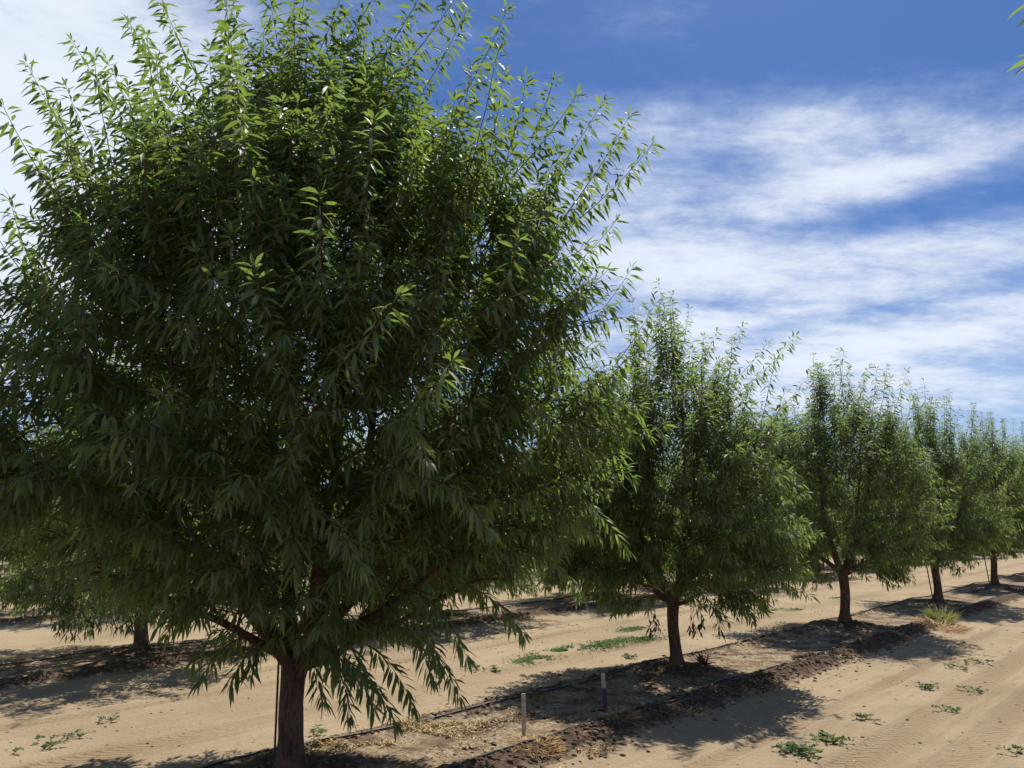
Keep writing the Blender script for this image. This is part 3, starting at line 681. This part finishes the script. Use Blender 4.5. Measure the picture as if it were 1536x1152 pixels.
M['litter'] = leaf_material('fallen_leaf', (.58, .40, .15), (.62, .46, .22), (.76, .60, .26), (.30, .20, .06), .6, .15)
scatter_litter('leaf_litter', pts, 'litter', .045, 'pale tan fallen leaves scattered over the front planting strip', 'leaf litter', 4)
n = 900; p2 = np.stack([ROWX-.7-4.6*rg2.random(n), 2+14*rg2.random(n)], 1); w = fbm(p2[:, 0]*1.3, p2[:, 1]*1.3, 5, 3); p2 = p2[w > np.quantile(w, .5)]
p3 = np.stack([ROWX+1.4+3.5*rg2.random(420), 2.5+12*rg2.random(420)], 1)
p4 = np.stack([ROW2X-.4+1.6*rg2.random(400), 2+14*rg2.random(400)], 1)
scatter_litter('leaf_litter', np.concatenate([p2, p3, p4]), 'litter', .04, 'sparse crumbled leaves on the sandy lanes and second strip', 'leaf litter', 6)

# small clods and pebbles
def clods(name, pts, size, mat, label, cat):
    rg_ = np.random.default_rng(3); n = len(pts)
    base = np.array([(1, 0, 0), (-1, 0, 0), (0, 1, 0), (0, -1, 0), (0, 0, 1), (0, 0, -1), (.6, .6, .5), (-.6, .6, .5), (-.6, -.6, .5), (.6, -.6, .5)], float)
    f = np.array([(6, 4, 0), (0, 4, 9), (9, 4, 3), (3, 4, 8), (8, 4, 1), (1, 4, 7), (7, 4, 2), (2, 4, 6), (0, 2, 6), (2, 1, 7), (1, 3, 8), (3, 0, 9), (0, 5, 2), (2, 5, 1), (1, 5, 3), (3, 5, 0)])
    f = np.array([(6, 4, 9), (9, 4, 8), (8, 4, 7), (7, 4, 6), (0, 6, 9), (3, 9, 8), (1, 8, 7), (2, 7, 6), (0, 2, 6), (2, 1, 7), (1, 3, 8), (3, 0, 9), (2, 0, 5), (1, 2, 5), (3, 1, 5), (0, 3, 5)])
    z = ground_fields(pts[:, 0], pts[:, 1])[0]; s_ = size*(.3+rg_.random(n)**2.5*1.2)
    V = base[None]*(1+rg_.normal(size=(n, 10, 3))*.22)*s_[:, None, None]*np.array([1, 1, .65]); V[:, :, 0] *= (1+.4*rg_.random(n))[:, None]
    V += np.stack([pts[:, 0], pts[:, 1], z+s_*.2], 1)[:, None, :]
    Fs = (f[None]+(np.arange(n)*10)[:, None, None]).reshape(-1, 3)
    o = mesh_obj(name, V.reshape(-1, 3), [Fs], mat, None, False); tag(o, label, cat, None, 'stuff')
M['clod'] = simple('soil_clod', (.15, .098, .062), .95, .4, 25, .6)
M['sandclod'] = simple('sand_clod', (.36, .24, .14), .95, .35, 15, .5)
clods('soil_clods', np.concatenate([band(2600, 1.0, .15, 3, 16, False), band(500, -.5, .08, 3, 14, False), band(500, .3, .5, 3, 14)]), .018, M['clod'], 'dark crumbly clods of soil along the ridges of the planting strip', 'soil clods')
pc = np.stack([ROWX+1.4+3.6*rg2.random(700), 2.5+14*rg2.random(700)], 1); pd = np.stack([ROWX-.7-4.5*rg2.random(900), 2+18*rg2.random(900)], 1)
clods('sand_crumbs', np.concatenate([pc, pd]), .011, M['sandclod'], 'small crumbs of sandy soil on the lanes', 'soil crumbs')

def blades(cx, cy, n, rad, L, name, mat, label, cat, group=None, flat=.5, wr=.035, kind=None, droop=.5, seed=1, ex=1.0):
    rg_ = np.random.default_rng(seed); lv = Leaves()
    a = rg_.random(n)*6.28; r = rad*np.sqrt(rg_.random(n)); bx, by = cx+np.cos(a)*r, cy+np.sin(a)*r*ex
    z = ground_fields(bx, by)[0]; B = np.stack([bx, by, z-.003], 1)
    out = np.stack([np.cos(a+rg_.normal(size=n)*.6), np.sin(a+rg_.normal(size=n)*.6), np.zeros(n)], 1)
    D = out*flat+UP*(1-flat)*rg_.random(n)[:, None]+rg_.normal(size=(n, 3))*.15; D[:, 2] = np.abs(D[:, 2])+.03; D /= np.linalg.norm(D, axis=1)[:, None]
    N = UP+rg_.normal(size=(n, 3))*.5; N = N-D*np.sum(N*D, axis=1)[:, None]; N /= np.linalg.norm(N, axis=1)[:, None]
    Ls = L*(.4+.8*rg_.random(n)); lv.add(B, D, N, Ls, Ls*wr*(.7+.6*rg_.random(n)), droop*rg_.random(n)*D[:, 2], rg_.random(n))
    # keep the object's own origin at its foot
    for q_ in lv.a: q_[0] = q_[0]-np.array([cx, cy, 0])
    o = lv.build(name, M[mat], None, True, .3); o.location = (cx, cy, 0); tag(o, label, cat, group, kind); return o
SG = 'straw tufts in the front planting strip'
p = pix(802, 1122, .06); blades(p[0], p[1], 420, .17, .15, 'straw_tuft', 'straw', 'golden straw tuft on the near ridge, closest to the pale wooden stake', 'straw tuft', SG, .75, .03, seed=1)
p = pix(932, 1078, .06); blades(p[0], p[1], 240, .12, .13, 'straw_tuft', 'straw', 'golden straw tuft on the near ridge below the purple stake', 'straw tuft', SG, .7, .03, seed=2)
p = pix(885, 1075, .03); blades(p[0], p[1], 160, .16, .10, 'straw_tuft', 'straw', 'flat dull straw lying in shade left of the purple stake', 'straw tuft', SG, .9, .03, seed=3)
p = pix(1140, 993, .03); blades(p[0], p[1], 260, .26, .10, 'straw_tuft', 'straw', 'flat orange straw patch in the strip between the second and third front trees', 'straw tuft', SG, .93, .05, seed=4)
p = pix(1108, 967, .03); blades(p[0], p[1], 160, .22, .09, 'straw_tuft', 'straw', 'orange straw patch just right of the second front trunk by the far hose', 'straw tuft', SG, .93, .05, seed=5)
p = pix(1412, 938, .05); blades(p[0], p[1], 420, .32, .26, 'straw_tuft', 'straw', 'wide dry straw around the yellow green grass tuft', 'straw tuft', SG, .7, .03, seed=6)
M['grass_yel'] = leaf_material('grass_tuft', (.30, .27, .10), (.32, .30, .12), (.46, .38, .14), (.35, .40, .08))
p = pix(1413, 930, .05); blades(p[0], p[1], 300, .16, .32, 'grass_tuft', 'grass_yel', 'yellow green grass tuft in front of the fourth front tree', 'grass tuft', None, .4, .03, seed=7)
p = pix(1055, 997, .05); blades(p[0], p[1], 45, .04, .17, 'dead_sprout', 'brown_leaf', 'small reddish brown dead sprout just right of the second front trunk', 'dead plant', None, .25, .16, seed=8)
for i, (px, py) in enumerate(((1462, 884), (1478, 880), (1512, 880), (1525, 884))):
    p = pix(px, py, .08); blades(p[0], p[1], 22, .05, .16, 'dead_sprout', 'brown_leaf', 'dark dead sprout by the fifth front trunk, %s from the left' % ORD[i], 'dead plant', 'dead sprouts around the fifth front trunk', .3, .14, seed=20+i)

# green weeds: low rosettes of many small leaves
def weed(px, py, rad, n, label, group='small green weeds in the lane beside the camera', L=.04, seed=0, ex=1.0):
    p = pix(px, py, .0); rg_ = np.random.default_rng(100+seed); lv = Leaves(); tb = Tubes()
    ns = max(4, n//14)
    for k in range(ns):
        a = rg_.random()*6.28; Ls = rad*(.4+.7*rg_.random()); c = np.array([rad*.4*rg_.normal(), rad*.4*rg_.normal()*ex, 0])
        e = c+np.array([math.cos(a)*Ls, math.sin(a)*Ls*ex, rad*.15*rg_.random()+.01]); t = np.linspace(0, 1, 5)[:, None]
        pt = c+(e-c)*t; pt[:, 2] += .02*np.sin(t[:, 0]*3)
        pt[:, 2] += np.array([gz(p[0]+w_[0], p[1]+w_[1]) for w_ in pt]); tb.add(pt, np.linspace(.0022, .001, 5), 4)
        m = 14; tt = rg_.random(m); B = np.stack([np.interp(tt, t[:, 0], pt[:, c_]) for c_ in range(3)], 1); B[:, 2] += .004
        th = rg_.random(m)*6.28; D = np.stack([np.cos(th), np.sin(th), .2+.6*rg_.random(m)], 1); D /= np.linalg.norm(D, axis=1)[:, None]
        N = UP+rg_.normal(size=(m, 3))*.5; N = N-D*np.sum(N*D, axis=1)[:, None]; N /= np.linalg.norm(N, axis=1)[:, None]
        l_ = L*(.5+.7*rg_.random(m)); lv.add(B, D, N, l_, l_*.5, .2*rg_.random(m), rg_.random(m))
    r = empty('weed', (p[0], p[1], 0)); tag(r, label, 'weed', group)
    lv.build('leaves', M['weed'], r, True); tb.build('stems', M['weed'], r)
    return r
weed(1200, 1130, .17, 330, 'largest leafy weed at the bottom right, in the left of its pair', L=.045, seed=1)
weed(1243, 1112, .13, 200, 'thinner weed just right of the largest leafy weed', L=.04, seed=2)
weed(1292, 1079, .10, 90, 'small sparse weed upper right of the largest weed', seed=3)
weed(1391, 1032, .13, 150, 'compact bright green weed in the middle of the right lane', seed=4)
weed(1462, 1034, .12, 90, 'small weed with a thin trailing stem, right of the compact one', seed=5)
weed(1428, 1066, .12, 80, 'flat dull weed below the compact one', seed=6)
weed(1466, 995, .2, 130, 'loose pale weed farther up the right lane, rightmost of two', seed=7)
weed(1430, 1002, .15, 80, 'loose pale weed farther up the right lane, leftmost of two', seed=8)
weed(1530, 1130, .14, 60, 'weed cut by the right edge near the bottom corner', seed=9)
LW = 'small green weeds in the lane behind the front row'
weed(944, 987, .13, 120, 'small round green weed between the green patch and the second front trunk', LW, seed=10)
weed(172, 1080, .14, 60, 'sparse weed farthest right of the small weeds in the left lane', LW, seed=11)
weed(92, 1108, .18, 80, 'sparse weed near the bottom left', LW, seed=12)
weed(55, 1122, .18, 70, 'sparse weed in the bottom left corner', LW, seed=13)
weed(716, 1003, .14, 70, 'faint weed on sand right of the hanging low branch', LW, seed=14)
weed(745, 1006, .12, 60, 'faint weed just left of the green patch', LW, seed=15)
weed(477, 1100, .10, 60, 'tiny weed on sand right of the largest trunk', LW, seed=16)

def cover(spots, n, label, seed, L=.035):
    rg_ = np.random.default_rng(seed); B = []
    for (px, py, ry, rx_) in spots:
        p = pix(px, py); a = rg_.random(n)*6.28; r = np.abs(rg_.normal(size=n))*.55
        B.append(np.stack([p[0]+np.cos(a)*r*rx_, p[1]+np.sin(a)*r*ry], 1))
    B = np.concatenate(B); w = fbm(B[:, 0]*4, B[:, 1]*4, 3, 3); B = B[w > np.quantile(w, .35)]
    n_ = len(B); z = ground_fields(B[:, 0], B[:, 1])[0]; th = rg_.random(n_)*6.28
    D = np.stack([np.cos(th), np.sin(th), .1+.9*rg_.random(n_)], 1); D /= np.linalg.norm(D, axis=1)[:, None]
    N = UP+rg_.normal(size=(n_, 3))*.5; N = N-D*np.sum(N*D, axis=1)[:, None]; N /= np.linalg.norm(N, axis=1)[:, None]
    l_ = L*(.5+.8*rg_.random(n_)); lv = Leaves(); lv.add(np.stack([B[:, 0], B[:, 1], z+.003], 1), D, N, l_, l_*.35, .3*rg_.random(n_), rg_.random(n_))
    tag(lv.build('ground_cover', M['weed']), label, 'ground cover', None, 'stuff')
cover([(800, 990, .3, .16), (845, 976, .5, .2), (885, 970, .6, .22), (930, 962, .6, .2), (965, 958, .5, .2), (950, 944, .4, .18), (820, 982, .5, .22), (905, 968, .6, .26)], 1500, 'long patch of low green weeds on the sand left of the second front trunk', 31, .042)
cover([(1120, 922, .5, .2), (1160, 916, .8, .22), (1198, 913, .5, .15)], 500, 'low green weed patch on the sand right of the second front tree', 32, .045)
cover([(1255, 897, .5, .2)], 300, 'small green patch on the sand left of the third front trunk', 33, .045)

# sticks over the small pit
for i, (x0, y0, x1, y1) in enumerate(((1208, 976, 1216, 990), (1214, 975, 1222, 990), (1221, 975, 1229, 989), (1203, 978, 1208, 990))):
    a, b = pix(x0, y0, .05), pix(x1, y1, .05); a[2] = .03; b[2] = .03
    mid_ = (a+b)/2; mid_[2] = .045
    tb = Tubes(); tb.add([a, mid_, b], [.004, .004, .003], 6); tag(tb.build('stick', M['twig']), 'thin brown stick across the small pit, %s from the left' % ORD[(1, 2, 3, 0)[i]], 'stick', 'sticks across the pit')

# brown curled leaves hanging under the second front tree's low limbs
lv = Leaves(); rg_ = np.random.default_rng(8); tb = Tubes()
for (px, py, dd) in ((982, 930, -.1), (975, 942, -.1), (985, 938, -.1), (1041, 943, -.3), (1052, 938, -.3), (1036, 940, -.3)):
    c = pixd(px, py, D1+dd)-T[1]; m = 9
    tb.add([c+UP*.30+rg_.normal(size=3)*.02, c+UP*.16+rg_.normal(size=3)*.01, c+UP*.04, c-UP*.05], [.004, .003, .0025, .0015], 4)
    B = c+rg_.normal(size=(m, 3))*np.array([.015, .015, .05]); th = rg_.random(m)*6.28
    D = np.stack([np.cos(th)*.5, np.sin(th)*.5, -np.ones(m)], 1); D /= np.linalg.norm(D, axis=1)[:, None]
    N = rg_.normal(size=(m, 3)); N = N-D*np.sum(N*D, axis=1)[:, None]; N /= np.linalg.norm(N, axis=1)[:, None]
    lv.add(B, D, N, .07+.02*rg_.random(m), np.full(m, .024), np.zeros(m), rg_.random(m))
o = lv.build('dry_leaves', M['brown_leaf'], TREE1, True, .8); o['label'] = 'curled brown dead leaves hanging low beside the trunk'
tb.build('dry_twigs', M['twig'], TREE1)
print('objects', len(S.objects))
